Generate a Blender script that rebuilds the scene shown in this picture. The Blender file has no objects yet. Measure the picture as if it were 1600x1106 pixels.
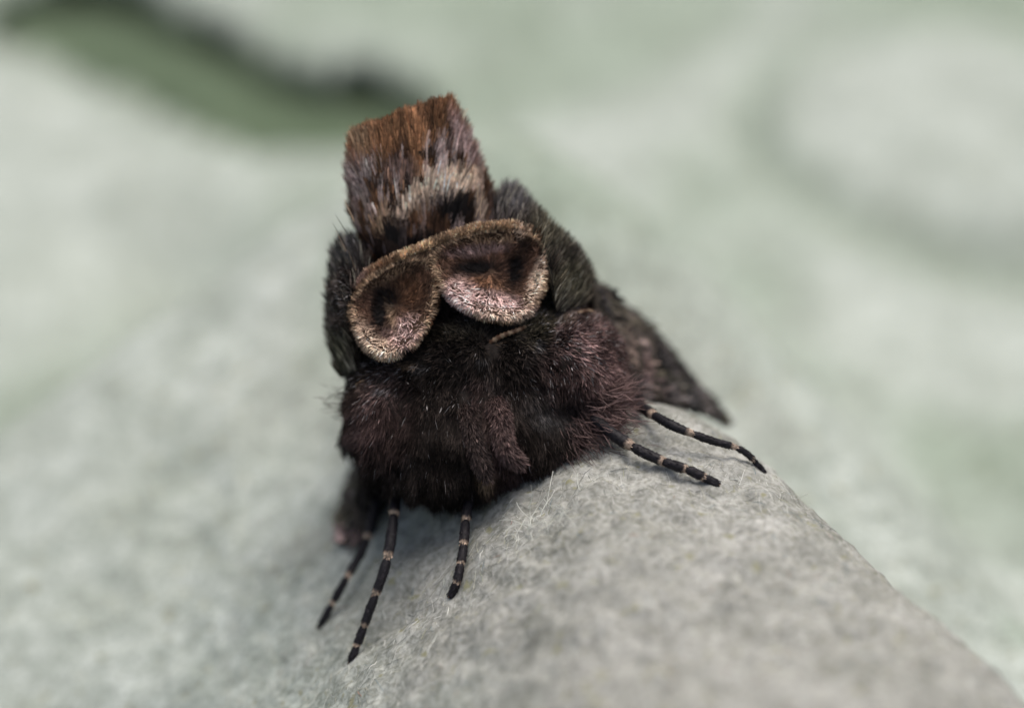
import bpy, bmesh, math
import numpy as np
from mathutils import Vector

rng = np.random.default_rng(7)
sc = bpy.context.scene
MM = 0.001                      # everything is laid out in millimetres, meshes are written in metres

# ------------------------------------------------------------------ camera, sky, sun, exposure
PITCH = math.radians(35.0)
DIST = 58.0                     # lens to moth face, mm
HFOV = math.radians(25.0)
ZOFF = 21.5                     # height of the view centre over the ground, mm
F = np.array([0.0, math.cos(PITCH), -math.sin(PITCH)])
U = np.array([0.0, math.sin(PITCH), math.cos(PITCH)])
R = np.array([1.0, 0.0, 0.0])
PXMM = 1600.0 / (2 * DIST * math.tan(HFOV / 2))

cam_d = bpy.data.cameras.new('camera')
cam = bpy.data.objects.new('camera', cam_d)
sc.collection.objects.link(cam)
cam.location = Vector((-F * DIST + np.array([0, 0, ZOFF])) * MM)
cam.rotation_euler = (math.pi / 2 - PITCH, 0, 0)
cam_d.sensor_width = 36
cam_d.lens = 18 / math.tan(HFOV / 2)
cam_d.clip_start = 0.002
cam_d.clip_end = 10
cam_d.dof.use_dof = True
cam_d.dof.focus_distance = (DIST + 0.35) * MM
cam_d.dof.aperture_fstop = 25
cam_d.dof.aperture_blades = 0
sc.camera = cam

world = bpy.data.worlds.new('World')
sc.world = world
world.use_nodes = True
nt = world.node_tree
bg = nt.nodes['Background']
sky = nt.nodes.new('ShaderNodeTexSky')
sky.sky_type = 'NISHITA'
sky.sun_disc = False
SUN_EL, SUN_AZ = math.radians(75), math.radians(35)     # azimuth clockwise from +Y
sky.sun_elevation = SUN_EL
sky.sun_rotation = SUN_AZ
sky.air_density = 0.9
sky.dust_density = 8.0
sky.ozone_density = 0.6
bg.inputs['Strength'].default_value = 0.10
nt.links.new(sky.outputs[0], bg.inputs[0])

sun_d = bpy.data.lights.new('sun', 'SUN')
sun = bpy.data.objects.new('sun', sun_d)
sc.collection.objects.link(sun)
sun_d.energy = 1.5
sun_d.angle = math.radians(60)
sun_d.color = (1.0, 0.985, 0.95)
sdir = Vector((math.sin(SUN_AZ) * math.cos(SUN_EL), math.cos(SUN_AZ) * math.cos(SUN_EL), math.sin(SUN_EL)))
sun.rotation_euler = sdir.to_track_quat('Z', 'Y').to_euler()
sun.location = sdir * 0.5

sc.view_settings.view_transform = 'Standard'
sc.view_settings.look = 'None'
sc.view_settings.exposure = 0.32
sc.view_settings.gamma = 1.0
sc.view_settings.use_curve_mapping = False
sc.render.engine = 'CYCLES'
sc.cycles.use_denoising = True
sc.cycles.max_bounces = 8
sc.cycles.diffuse_bounces = 5

# ------------------------------------------------------------------ helpers
def lin(c):
    c = np.asarray(c, float) / 255.0
    return np.where(c <= 0.04045, c / 12.92, ((c + 0.055) / 1.055) ** 2.4)

def view(u, v, w):
    """view frame in mm (right, up, away) to world mm"""
    u, v, w = (np.asarray(a, float)[..., None] for a in (u, v, w))
    return u * R + v * U + w * F + np.array([0, 0, ZOFF])

def at(px, py, w=0.0):
    """a point of the photograph (1600 px wide) at depth w mm behind the focus plane, world mm"""
    px, py, w = np.asarray(px, float), np.asarray(py, float), np.asarray(w, float)
    k = (DIST + w) / DIST / PXMM
    return view((px - 800) * k, (553 - py) * k, w)

def topix(P):
    """world mm to photo pixel coordinates, used to lay out the scale colouring"""
    Q = P - np.array([0, 0, ZOFF])
    w = Q @ F
    k = PXMM * DIST / (DIST + w)
    return (Q @ R) * k + 800, 553 - (Q @ U) * k, w

def hash2(ix, iy, seed):
    ix = ix.astype(np.int64); iy = iy.astype(np.int64)
    h = (ix * 374761393 + iy * 668265263 + seed * 1442695041) & 0xFFFFFFFF
    h = ((h ^ (h >> 13)) * 1274126177) & 0xFFFFFFFF
    h = h ^ (h >> 16)
    return (h & 0xFFFFFF) / float(0xFFFFFF)

def noise2(x, y, seed=0):
    ix, iy = np.floor(x), np.floor(y)
    fx, fy = x - ix, y - iy
    fx = fx * fx * (3 - 2 * fx); fy = fy * fy * (3 - 2 * fy)
    a, b = hash2(ix, iy, seed), hash2(ix + 1, iy, seed)
    c, d = hash2(ix, iy + 1, seed), hash2(ix + 1, iy + 1, seed)
    return (a * (1 - fx) + b * fx) * (1 - fy) + (c * (1 - fx) + d * fx) * fy - 0.5

def fbm(x, y, oct=4, seed=0):
    t, amp = 0, 1.0
    for i in range(oct):
        t = t + amp * noise2(x * 2 ** i + 17.3 * i, y * 2 ** i - 9.1 * i, seed + i)
        amp *= 0.5
    return t

def mesh_obj(name, verts_mm, faces, mat, parent=None, origin=None, cols=None, smooth=True):
    """one mesh object; verts in world mm"""
    if origin is None:
        origin = np.array(parent['_o']) if parent is not None and '_o' in parent else np.zeros(3)
    me = bpy.data.meshes.new(name)
    v = (np.asarray(verts_mm, float) - origin) * MM
    f = faces if isinstance(faces, np.ndarray) else np.zeros(0)
    if isinstance(faces, np.ndarray) and f.ndim == 2:
        n, s = f.shape
        me.vertices.add(len(v)); me.vertices.foreach_set('co', v.astype(np.float32).ravel())
        me.loops.add(n * s); me.loops.foreach_set('vertex_index', f.astype(np.int32).ravel())
        me.polygons.add(n); me.polygons.foreach_set('loop_start', np.arange(0, n * s, s, dtype=np.int32))
        me.update(calc_edges=True)
    else:
        me.from_pydata([tuple(p) for p in v], [], [tuple(int(i) for i in q) for q in faces])
    if smooth:
        me.polygons.foreach_set('use_smooth', np.ones(len(me.polygons), dtype=bool))
    if cols is not None:
        a = me.attributes.new('pigment', 'FLOAT_COLOR', 'POINT')
        c4 = np.ones((len(v), 4), np.float32); c4[:, :3] = np.clip(cols, 0, 1)
        a.data.foreach_set('color', c4.ravel())
    me.materials.append(mat)
    o = bpy.data.objects.new(name, me)
    sc.collection.objects.link(o)
    if parent is not None:
        o.parent = parent
    return o

# ------------------------------------------------------------------ materials
def new_mat(name):
    m = bpy.data.materials.new(name); m.use_nodes = True
    return m, m.node_tree, m.node_tree.nodes['Principled BSDF']

def pigment_mat(name, rough=0.55, spec=0.3, sheen=0.0, noise_scale=9000.0, noise_amt=0.35):
    m, t, p = new_mat(name)
    at_ = t.nodes.new('ShaderNodeAttribute'); at_.attribute_name = 'pigment'
    tc = t.nodes.new('ShaderNodeTexCoord')
    nz = t.nodes.new('ShaderNodeTexNoise'); nz.inputs['Scale'].default_value = noise_scale
    t.links.new(tc.outputs['Object'], nz.inputs['Vector'])
    mr = t.nodes.new('ShaderNodeMapRange')
    mr.inputs['From Min'].default_value = 0.3; mr.inputs['From Max'].default_value = 0.7
    mr.inputs['To Min'].default_value = 1 - noise_amt; mr.inputs['To Max'].default_value = 1 + noise_amt
    t.links.new(nz.outputs['Fac'], mr.inputs['Value'])
    mx = t.nodes.new('ShaderNodeVectorMath'); mx.operation = 'SCALE'
    t.links.new(at_.outputs['Color'], mx.inputs[0]); t.links.new(mr.outputs[0], mx.inputs['Scale'])
    t.links.new(mx.outputs[0], p.inputs['Base Color'])
    p.inputs['Roughness'].default_value = rough
    p.inputs['Specular IOR Level'].default_value = spec
    p.inputs['Sheen Weight'].default_value = sheen
    return m

M_scale = pigment_mat('moth_scales', 0.6, 0.25)
M_fur = pigment_mat('moth_fur', 0.85, 0.08)
M_skin = pigment_mat('moth_skin', 0.8, 0.15)
M_leg = pigment_mat('moth_leg', 0.6, 0.3, noise_scale=14000)
M_fibre = pigment_mat('paper_fibre', 0.85, 0.15, noise_amt=0.1)

m, t, p = new_mat('moth_eye')
p.inputs['Base Color'].default_value = (0.012, 0.009, 0.008, 1); p.inputs['Roughness'].default_value = 0.3
vz = t.nodes.new('ShaderNodeTexVoronoi'); vz.inputs['Scale'].default_value = 16000
tc = t.nodes.new('ShaderNodeTexCoord'); t.links.new(tc.outputs['Object'], vz.inputs['Vector'])
bp = t.nodes.new('ShaderNodeBump'); bp.inputs['Strength'].default_value = 0.4; bp.inputs['Distance'].default_value = 2e-5
t.links.new(vz.outputs['Distance'], bp.inputs['Height']); t.links.new(bp.outputs[0], p.inputs['Normal'])
M_eye = m

def pulp_mat():
    m, t, p = new_mat('moulded_paper_pulp')
    N, L = t.nodes, t.links
    tc = N.new('ShaderNodeTexCoord')
    def noise(scale, detail=4, rough=0.6):
        n = N.new('ShaderNodeTexNoise'); n.inputs['Scale'].default_value = scale
        n.inputs['Detail'].default_value = detail; n.inputs['Roughness'].default_value = rough
        L.new(tc.outputs['Object'], n.inputs['Vector']); return n
    def ramp(src, a, b, ca, cb):
        r = N.new('ShaderNodeValToRGB')
        r.color_ramp.elements[0].position = a; r.color_ramp.elements[1].position = b
        r.color_ramp.elements[0].color = (*ca, 1); r.color_ramp.elements[1].color = (*cb, 1)
        L.new(src, r.inputs[0]); return r
    def mix(fac, a, b, mode='MIX'):
        x = N.new('ShaderNodeMix'); x.data_type = 'RGBA'; x.blend_type = mode
        if isinstance(fac, float): x.inputs[0].default_value = fac
        else: L.new(fac, x.inputs[0])
        L.new(a, x.inputs[6]); x.clamp_factor = True
        if isinstance(b, tuple): x.inputs[7].default_value = (*b, 1)
        else: L.new(b, x.inputs[7])
        return x.outputs[2]
    n0 = noise(1300, 6).outputs['Fac']
    grey = ramp(n0, 0.3, 0.7, (0.33, 0.337, 0.315), (0.53, 0.537, 0.51))          # grey tone
    green = ramp(n0, 0.3, 0.7, (0.42, 0.475, 0.435), (0.64, 0.705, 0.665))         # paler green tone
    stain_shade_col = ramp(n0, 0.3, 0.7, (0.29, 0.355, 0.285), (0.43, 0.515, 0.44))             # greener stains, and shade painted in the hollows
    at_ = N.new('ShaderNodeAttribute'); at_.attribute_name = 'pigment'
    sp = N.new('ShaderNodeSeparateColor'); L.new(at_.outputs['Color'], sp.inputs[0])
    b0 = mix(sp.outputs[0], grey.outputs[0], green.outputs[0])
    b0 = mix(sp.outputs[1], b0, stain_shade_col.outputs[0])
    fine = ramp(noise(6500, 4).outputs['Fac'], 0.35, 0.65, (0.45, 0.45, 0.42), (1, 1, 1))
    c = mix(0.8, b0, fine.outputs[0], 'MULTIPLY')
    blotch = ramp(noise(330, 3).outputs['Fac'], 0.35, 0.65, (0.72, 0.73, 0.70), (1, 1, 1))
    c = mix(0.8, c, blotch.outputs[0], 'MULTIPLY')
    olive = ramp(noise(2300, 2).outputs['Fac'], 0.64, 0.72, (0, 0, 0), (1, 1, 1))
    c = mix(olive.outputs[0], c, (0.26, 0.26, 0.17))
    blue = ramp(noise(3100, 2, 0.4).outputs['Color'], 0.68, 0.74, (0, 0, 0), (0.9, 0.9, 0.9))
    c = mix(blue.outputs[0], c, (0.15, 0.18, 0.19))
    L.new(c, p.inputs['Base Color'])
    p.inputs['Roughness'].default_value = 0.95
    p.inputs['Specular IOR Level'].default_value = 0.12
    b1 = N.new('ShaderNodeBump'); b1.inputs['Strength'].default_value = 0.7; b1.inputs['Distance'].default_value = 8e-5
    L.new(noise(3800, 5).outputs['Fac'], b1.inputs['Height'])
    L.new(b1.outputs[0], p.inputs['Normal'])
    return m
M_pulp = pulp_mat()

m, t, p = new_mat('mossy_ground')
nz = t.nodes.new('ShaderNodeTexNoise'); nz.inputs['Scale'].default_value = 260; nz.inputs['Detail'].default_value = 6
tc = t.nodes.new('ShaderNodeTexCoord'); t.links.new(tc.outputs['Object'], nz.inputs['Vector'])
rp = t.nodes.new('ShaderNodeValToRGB')
rp.color_ramp.elements[0].color = (0.045, 0.075, 0.04, 1); rp.color_ramp.elements[1].color = (0.12, 0.165, 0.10, 1)
t.links.new(nz.outputs['Fac'], rp.inputs[0]); t.links.new(rp.outputs[0], p.inputs['Base Color'])
p.inputs['Roughness'].default_value = 0.9
M_ground = m

# ------------------------------------------------------------------ setting: ground and the egg tray
def axis(lo, hi, f0, f1, fine, grow=1.12, big=1.2):
    a = list(np.arange(f0, f1, fine))
    s = fine
    while a[-1] < hi:
        s = min(s * grow, big); a.append(a[-1] + s)
    s = fine
    while a[0] > lo:
        s = min(s * grow, big); a.insert(0, a[0] - s)
    a[0], a[-1] = lo, hi
    return np.array(a)
def softplus(x, r):
    return r * np.logaddexp(0, x / r)

def smax(a, b, k):
    return k * np.logaddexp(a / k, b / k)

def seg_dist(x, y, pts):
    best = np.full(np.shape(x), 1e9)
    for (x0, y0), (x1, y1) in zip(pts[:-1], pts[1:]):
        dx, dy = x1 - x0, y1 - y0
        tt = np.clip(((x - x0) * dx + (y - y0) * dy) / (dx * dx + dy * dy), 0, 1)
        best = np.minimum(best, np.hypot(x - x0 - tt * dx, y - y0 - tt * dy))
    return best

TRENCH = [(-40, 70), (-28, 58), (-20, 50.5), (-14, 45.3), (-9.5, 41.6), (-3, 42.3), (3, 46.5), (8, 52)]
GAP = [(-21, 51.5)] + TRENCH[3:5] + [(-6.5, 42.0)]
gx, gy = axis(-600, 600, -34, 12, 0.4, 1.2, 40), axis(-600, 600, 36, 66, 0.4, 1.2, 40)
GX, GY = np.meshgrid(gx, gy, indexing='ij')
turf = np.exp(-(seg_dist(GX, GY, GAP) / 6.5) ** 4)
deep = np.exp(-(np.hypot((GX + 8.5) / 6.5, (GY - 43) / 6.0)) ** 2)
GZ = fbm(GX / 60, GY / 60, 3, 90) * 0.6 - 0.4 + turf * (4.6 - 0.25 * deep + 0.8 * fbm(GX / 1.4, GY / 1.4, 3, 95))
idx = np.arange(GX.size).reshape(GX.shape)
gf = np.stack([idx[:-1, :-1], idx[1:, :-1], idx[1:, 1:], idx[:-1, 1:]], -1).reshape(-1, 4)
ground = mesh_obj('ground', np.stack([GX, GY, GZ], -1).reshape(-1, 3), gf, M_ground)
ground['kind'] = 'structure'

def tray_base(x, y):
    """smooth height of the moulded tray, mm relative to the view centre"""
    x = np.asarray(x, float); y = np.asarray(y, float)
    xL = np.interp(y, [-40, -9, -3, 0, 8, 14], [6, 1.8, 1.4, 1.1, -1.0, -2])
    xR = np.interp(y, [-40, -8.3, -3, 0.5, 6, 14], [24, 11.0, 8.0, 6.0, 3.2, 1.0])
    xR = xR + 0.9 * noise2(y / 3.2, y * 0 + 4.5, 13) + 0.4 * noise2(y / 1.1, y * 0 + 2.5, 14)
    zt = -2.5 - 0.40 * softplus(y - 2.0, 0.8) - 0.004 * np.maximum(0, -y - 6) ** 2
    ridge = zt - 0.86 * softplus(xL - x, 0.8) - 1.7 * softplus(x - xR, 0.8)
    # broad post behind
    d = np.hypot(x - 1.0, y - 22.0)
    post = -5.0 - 0.36 * softplus(d - 5.0, 1.5)
    def beyond(x0, y0, x1, y1):
        L = math.hypot(x1 - x0, y1 - y0)
        return ((x - x0) * -(y1 - y0) + (y - y0) * (x1 - x0)) / L
    e1 = smax(smax(beyond(-13.6, 14.4, -6.6, 19.3), beyond(-6.6, 19.3, -0.4, 23.2), 0.7),
              smax(beyond(-0.4, 23.2, 3.5, 19.0), beyond(3.5, 19.0, 12.8, 6.5), 0.7), 0.7)
    post = post - 1.5 * softplus(e1, 0.9)
    floor = -15.5 + 0.9 * fbm(x / 16, y / 16, 2, 5)
    floor = floor - 4.2 * np.exp(-((x + 9 + (y - 26) * 0.9) / 5.0) ** 2) * np.clip((34 - y) / 8, 0, 1) * np.clip((y - 8) / 6, 0, 1)
    z = smax(smax(ridge, post, 0.7), floor, 0.9)
    # groove round the neighbouring post
    dr = np.hypot(x - 21, (y - 39.5) * 0.95)
    z = z - 1.7 * (1 + 0.9 * noise2(x / 5, y / 5, 15)) * np.exp(-((dr - 10.8 - 1.5 * noise2(x / 6, y / 6, 16)) / 1.2) ** 2) * (0.55 + 0.45 * np.clip(-(y - 39) / 10, -1, 1))
    z = z + 1.0 * np.exp(-(dr / 8.0) ** 4)
    # trench between the far posts
    dt = seg_dist(x, y, TRENCH)
    z = z - 0.6 * np.exp(-(dt / 5.0) ** 4)
    # hem: the tray comes down to the ground at its rim
    e = np.maximum(np.maximum(-70 - x, x - 80), np.maximum(-45 - y, y - 110))
    z = np.where(e > -6, z - (z + ZOFF) * np.clip((e + 6) / 6, 0, 1) ** 2, z)
    return z

def tray_h(x, y):
    z = tray_base(x, y)
    near = np.exp(-((x - 2) / 22) ** 2 - ((y + 2) / 18) ** 2)
    z = z + 0.34 * fbm(x / 2.6, y / 2.6, 3, 11) + near * (0.24 * fbm(x / 0.7, y / 0.7, 4, 21) + 0.11 * noise2(x / 0.2, y / 0.2, 29))
    return z

tx = axis(-70, 80, -9, 14, 0.085)
ty = axis(-45, 110, -12.5, 6, 0.085)
TX, TY = np.meshgrid(tx, ty, indexing='ij')
TZ = tray_h(TX, TY)
nxt, nyt = TX.shape
idx = np.arange(nxt * nyt).reshape(nxt, nyt)
q = np.stack([idx[:-1, :-1], idx[1:, :-1], idx[1:, 1:], idx[:-1, 1:]], -1)
cx = (TX[:-1, :-1] + TX[1:, 1:]) / 2; cy = (TY[:-1, :-1] + TY[1:, 1:]) / 2
hole = (seg_dist(cx, cy, GAP) < 3.9 + 1.6 * noise2(cx / 9, cy / 9, 7) + 0.8 * noise2(cx / 4, cy / 4, 8))
q = q[~hole].reshape(-1, 4)
V = np.stack([TX, TY, TZ + ZOFF], -1).reshape(-1, 3)
used = np.zeros(len(V), bool); used[q.ravel()] = True
remap = np.cumsum(used) - 1
pale_mix = np.clip((np.hypot((V[:, 0] - 6) * 0.9, (V[:, 1] + 5) * 0.9) + 5 * fbm(V[:, 0] / 7, V[:, 1] / 7, 3, 55) - 8) / 12, 0, 1)  # paler and greener away from the near ridge
pale_mix = np.maximum(pale_mix, np.clip((-5.0 + 3.0 * fbm(V[:, 0] / 4, V[:, 1] / 4, 3, 58) - (V[:, 2] - ZOFF)) / 4.0, 0, 1))  # and lower down the tray
stain_shade = np.clip(fbm(V[:, 0] / 9 + 3, V[:, 1] / 13, 3, 77) * 2.8 - 0.1, 0, 0.95) * np.clip((V[:, 1] - 6) / 10, 0, 1)
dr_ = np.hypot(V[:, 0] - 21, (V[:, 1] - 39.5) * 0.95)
stain_shade = np.maximum(stain_shade, 0.7 * np.exp(-((dr_ - 10.6) / 1.5) ** 2))  # shade in the groove round the post, painted in darker green
stain_shade = np.maximum(stain_shade, 0.9 * np.exp(-(seg_dist(V[:, 0], V[:, 1], TRENCH) / 4.5) ** 4))  # painted shade of the dark fold along the trench
stain_shade = np.maximum(stain_shade, 0.8 * np.exp(-(seg_dist(V[:, 0], V[:, 1], [(-34, 10), (-19, 17), (-10, 24), (-7, 32)]) / 3.6) ** 2))  # valley shadow beyond the post edge, put into the pigment
stain_shade = np.maximum(stain_shade, np.exp(-(np.hypot(V[:, 0] - 15.2, V[:, 1] - 3.4) / 0.9) ** 2))  # dark of a small notch, painted as a spot instead of modelled
tray = mesh_obj('egg_tray', V[used], remap[q], M_pulp, cols=np.stack([pale_mix, stain_shade, pale_mix * 0], -1)[used])
tray['label'] = 'pale greenish grey moulded paper egg tray with the moth on its ridge'
tray['category'] = 'egg tray'
tray['_o'] = [0.0, 0.0, 0.0]
sm = tray.modifiers.new('thickness', 'SOLIDIFY'); sm.thickness = 1.0 * MM; sm.offset = -1

def ground_hit(px, py, w0=-8, w1=14):
    """depth at which the line of sight through a photo point meets the tray"""
    ws = np.linspace(w0, w1, 1200)
    P = at(np.full_like(ws, px), np.full_like(ws, py), ws)
    dz = P[:, 2] - ZOFF - tray_h(P[:, 0], P[:, 1])
    i = np.argmax(dz < 0)
    return float(ws[i])

# loose fibres of the pulp
def strips(root, d, length, width, bend, side, col, tipcol, prof, nseg):
    N = len(root)
    ts = np.linspace(0, 1, nseg + 1)
    prof = np.interp(ts, np.linspace(0, 1, len(prof)), prof)
    P = root[:, None] + d[:, None] * (length[:, None] * ts)[..., None] + bend[:, None] * (length[:, None] * ts ** 2)[..., None]
    s = side[:, None] * (width[:, None] * prof * 0.5)[..., None]
    V = np.stack([P - s, P + s], 2).reshape(N, -1, 3)
    C = col[:, None] * (1 - ts)[:, None] + tipcol[:, None] * ts[:, None]
    C = np.repeat(C, 2, axis=1)
    b = (np.arange(N) * 2 * (nseg + 1))[:, None]
    fs = []
    for k in range(nseg):
        fs.append(np.stack([b[:, 0] + 2 * k, b[:, 0] + 2 * k + 1, b[:, 0] + 2 * k + 3, b[:, 0] + 2 * k + 2], -1))
    return V.reshape(-1, 3), np.concatenate(fs), C.reshape(-1, 3)

def unit(a):
    return a / np.maximum(np.linalg.norm(a, axis=-1, keepdims=True), 1e-9)

def tray_fibres():
    N = 13000
    x = rng.uniform(-8, 13, N); y = rng.uniform(-11, 5, N)
    L = rng.gamma(2.0, 0.11, N) + 0.06
    a = rng.uniform(0, 2 * math.pi, N); da = rng.normal(0, 0.4, N)
    lift = np.abs(rng.normal(0, 0.014, N)) - 0.012
    seg = 5
    ts = np.linspace(0, 1, seg + 1)
    px, py = [x], [y]
    for k in range(seg):
        ang = a + da * ts[k]
        px.append(px[-1] + np.cos(ang) * L / seg); py.append(py[-1] + np.sin(ang) * L / seg)
    PX, PY = np.stack(px, 1), np.stack(py, 1)
    PZ = tray_h(PX, PY) + lift[:, None] * np.sin(ts * math.pi * 0.9 + 0.25)[None] + 0.006
    P = np.stack([PX, PY, PZ + ZOFF], -1)
    tang = unit(np.gradient(P, axis=1))
    side = unit(np.cross(tang, np.array([0, 0, 1.0]) + rng.normal(0, 0.5, (N, 1, 3))))
    wd = rng.uniform(0.007, 0.018, N)[:, None, None] * np.array([0.5, 1, 1, 1, 0.9, 0.4])[None, :, None]
    Vv = np.stack([P - side * wd / 2, P + side * wd / 2], 2).reshape(-1, 3)
    pal = np.array([(0.72, 0.73, 0.70), (0.62, 0.65, 0.60), (0.55, 0.55, 0.45), (0.40, 0.41, 0.30), (0.16, 0.17, 0.17), (0.20, 0.28, 0.32), (0.42, 0.25, 0.18)])
    pick = rng.choice(len(pal), N, p=[0.30, 0.30, 0.16, 0.12, 0.08, 0.03, 0.01])
    C = np.repeat(pal[pick] * rng.uniform(0.55, 0.95, (N, 1)), 2 * (seg + 1), axis=0)
    b = np.arange(N) * 2 * (seg + 1)
    Fq = np.concatenate([np.stack([b + 2 * k, b + 2 * k + 1, b + 2 * k + 3, b + 2 * k + 2], -1) for k in range(seg)])
    o = mesh_obj('paper_fibres', Vv, Fq, M_fibre, tray, cols=C)
    o['kind'] = 'stuff'
    # longer curling fibres that stand off the ridge beside the moth
    N = 50
    w = np.concatenate([rng.normal(0.8, 0.35, 32), rng.normal(0.2, 0.8, 12), rng.uniform(2, 8, 6)])
    yy = np.concatenate([rng.normal(-2.6, 0.3, 32), rng.normal(-3.6, 0.9, 12), rng.uniform(-5, -1.5, 6)])
    seg = 12
    L = rng.uniform(0.3, 1.1, N); a = rng.uniform(0, 2 * math.pi, N); curl = rng.normal(0, 1.7, N)
    el = rng.uniform(0.15, 1.0, N); ecurl = rng.normal(-1.4, 1.6, N)
    pts = [np.stack([w, yy, tray_h(w, yy) + ZOFF], -1)]
    for k in range(seg):
        aa = a + curl * k / seg; ee = el + ecurl * k / seg
        pts.append(pts[-1] + np.stack([np.cos(aa) * np.cos(ee), np.sin(aa) * np.cos(ee), np.sin(ee)], -1) * (L / seg)[:, None])
    P = np.stack(pts, 1)
    P[..., 2] = np.maximum(P[..., 2], tray_h(P[..., 0], P[..., 1]) + ZOFF + 0.01)
    tang = unit(np.gradient(P, axis=1))
    side = unit(np.cross(tang, F[None, None]))
    Vv = np.stack([P - side * 0.006, P + side * 0.006], 2).reshape(-1, 3)
    b = np.arange(N) * 2 * (seg + 1)
    Fq = np.concatenate([np.stack([b + 2 * k, b + 2 * k + 1, b + 2 * k + 3, b + 2 * k + 2], -1) for k in range(seg)])
    C = np.tile(np.array([0.66, 0.68, 0.62]), (len(Vv), 1))
    o = mesh_obj('curling_fibres', Vv, Fq, M_fibre, tray, cols=C)
    o['kind'] = 'stuff'
tray_fibres()

# ------------------------------------------------------------------ the moth
base = at(760, 760, 2.5)
moth = bpy.data.objects.new('moth', None)
sc.collection.objects.link(moth)
moth.empty_display_size = 0.003
moth.location = Vector(base * MM)
moth['_o'] = [float(c) for c in base]
moth['label'] = 'dark furry moth with spectacle-shaped tan rings and brown crest, facing out from the ridge'
moth['category'] = 'moth'
ORG = base

def P_(name, verts, faces, mat, parent=moth, cols=None, smooth=True):
    return mesh_obj(name, verts, faces, mat, parent, ORG, cols, smooth)

# --- one continuous body: overlapping ellipsoids fused by a voxel remesh
def ellipsoid(bm, px, py, w, rx, ry, rw, rot=0.0):
    c = at(px, py, w)
    k = (DIST + w) / DIST / PXMM
    r = bmesh.ops.create_icosphere(bm, subdivisions=4, radius=1.0)
    cr, sr = math.cos(rot), math.sin(rot)
    for v in r['verts']:
        a, b, d = v.co.x * rx * k, v.co.y * ry * k, v.co.z * rw
        a, b = a * cr - b * sr, a * sr + b * cr
        v.co = Vector(c + a * R + b * U + d * F)

BODY = [
    (715, 470, 4.9, 176, 140, 3.2, 0.2),      # thorax
    (600, 500, 3.9, 80, 120, 2.3, 0.1),
    (640, 585, 2.4, 85, 50, 1.5, 0.3),       # shoulder on the lower side
    (560, 470, 3.0, 38, 84, 1.9, -0.05),
    (835, 455, 4.1, 86, 112, 2.3, 0.55),      # shoulder on the upper side
    (800, 375, 3.0, 30, 74, 1.2, 0.3),
    (765, 565, 2.1, 155, 86, 1.8, 0.1),       # head
    (893, 570, 2.6, 80, 95, 2.0, 0.5),        # chest flanks
    (930, 640, 2.4, 42, 50, 1.4, 0.4),
    (603, 650, 2.6, 58, 112, 1.9, 0.05),
    (745, 632, 2.1, 165, 62, 1.75, 0.1),
    (740, 680, 2.2, 175, 92, 2.0, 0.08),      # breast
    (700, 735, 2.0, 95, 50, 1.5, 0.05),
    (840, 690, 2.0, 85, 58, 1.5, 0.3),
    (720, 455, 7.0, 115, 105, 2.6, 0.0),      # abdomen
    (716, 445, 10.0, 85, 80, 2.6, 0.0),
    (716, 440, 13.0, 58, 55, 2.4, 0.0),
]
bm = bmesh.new()
for e in BODY:
    ellipsoid(bm, *e)
tmp = bpy.data.meshes.new('tmp'); bm.to_mesh(tmp); bm.free()
to = bpy.data.objects.new('tmp', tmp); sc.collection.objects.link(to)
rm = to.modifiers.new('r', 'REMESH'); rm.mode = 'VOXEL'; rm.voxel_size = 0.13
s_ = to.modifiers.new('s', 'SMOOTH'); s_.iterations = 8; s_.factor = 0.5
dg = bpy.context.evaluated_depsgraph_get()
ev = to.evaluated_get(dg); em = ev.to_mesh()
bv = np.empty(len(em.vertices) * 3); em.vertices.foreach_get('co', bv); bv = bv.reshape(-1, 3)
em.calc_loop_triangles()
bt = np.empty(len(em.loop_triangles) * 3, np.int32); em.loop_triangles.foreach_get('vertices', bt); bt = bt.reshape(-1, 3)
bpolys = [tuple(p.vertices) for p in em.polygons]
ev.to_mesh_clear()
bpy.data.objects.remove(to); bpy.data.meshes.remove(tmp)
body_faces = np.array([p for p in bpolys if len(p) == 4])
body = P_('body', bv, body_faces, M_skin, cols=np.tile([0.02, 0.016, 0.014], (len(bv), 1)))

def sample(verts, tris, n, weight=None):
    a, b, c = verts[tris[:, 0]], verts[tris[:, 1]], verts[tris[:, 2]]
    nr = np.cross(b - a, c - a); ar = np.linalg.norm(nr, axis=1)
    pr = ar.copy()
    if weight is not None:
        pr = pr * weight((a + b + c) / 3)
    i = rng.choice(len(tris), n, p=pr / pr.sum())
    r1, r2 = np.sqrt(rng.random(n)), rng.random(n)
    P = a[i] * (1 - r1)[:, None] + b[i] * (r1 * (1 - r2))[:, None] + c[i] * (r1 * r2)[:, None]
    return P, nr[i] / ar[i][:, None]

def blobs(px, py, default, items, soft=1.0):
    """pigment map: later blobs lie over earlier ones; (x, y, rx, ry, rot, colour, strength)"""
    col = np.tile(np.asarray(default, float), (len(px), 1))
    for (x, y, rx, ry, rot, c, st) in items:
        dx, dy = px - x, py - y
        cr, sr = math.cos(rot), math.sin(rot)
        a, b = (dx * cr + dy * sr) / rx, (-dx * sr + dy * cr) / ry
        f = st * np.clip(1.5 - np.hypot(a, b) * 1.0, 0, 1) ** soft
        col = col * (1 - f[:, None]) + np.asarray(c, float) * f[:, None]
    return col

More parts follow.
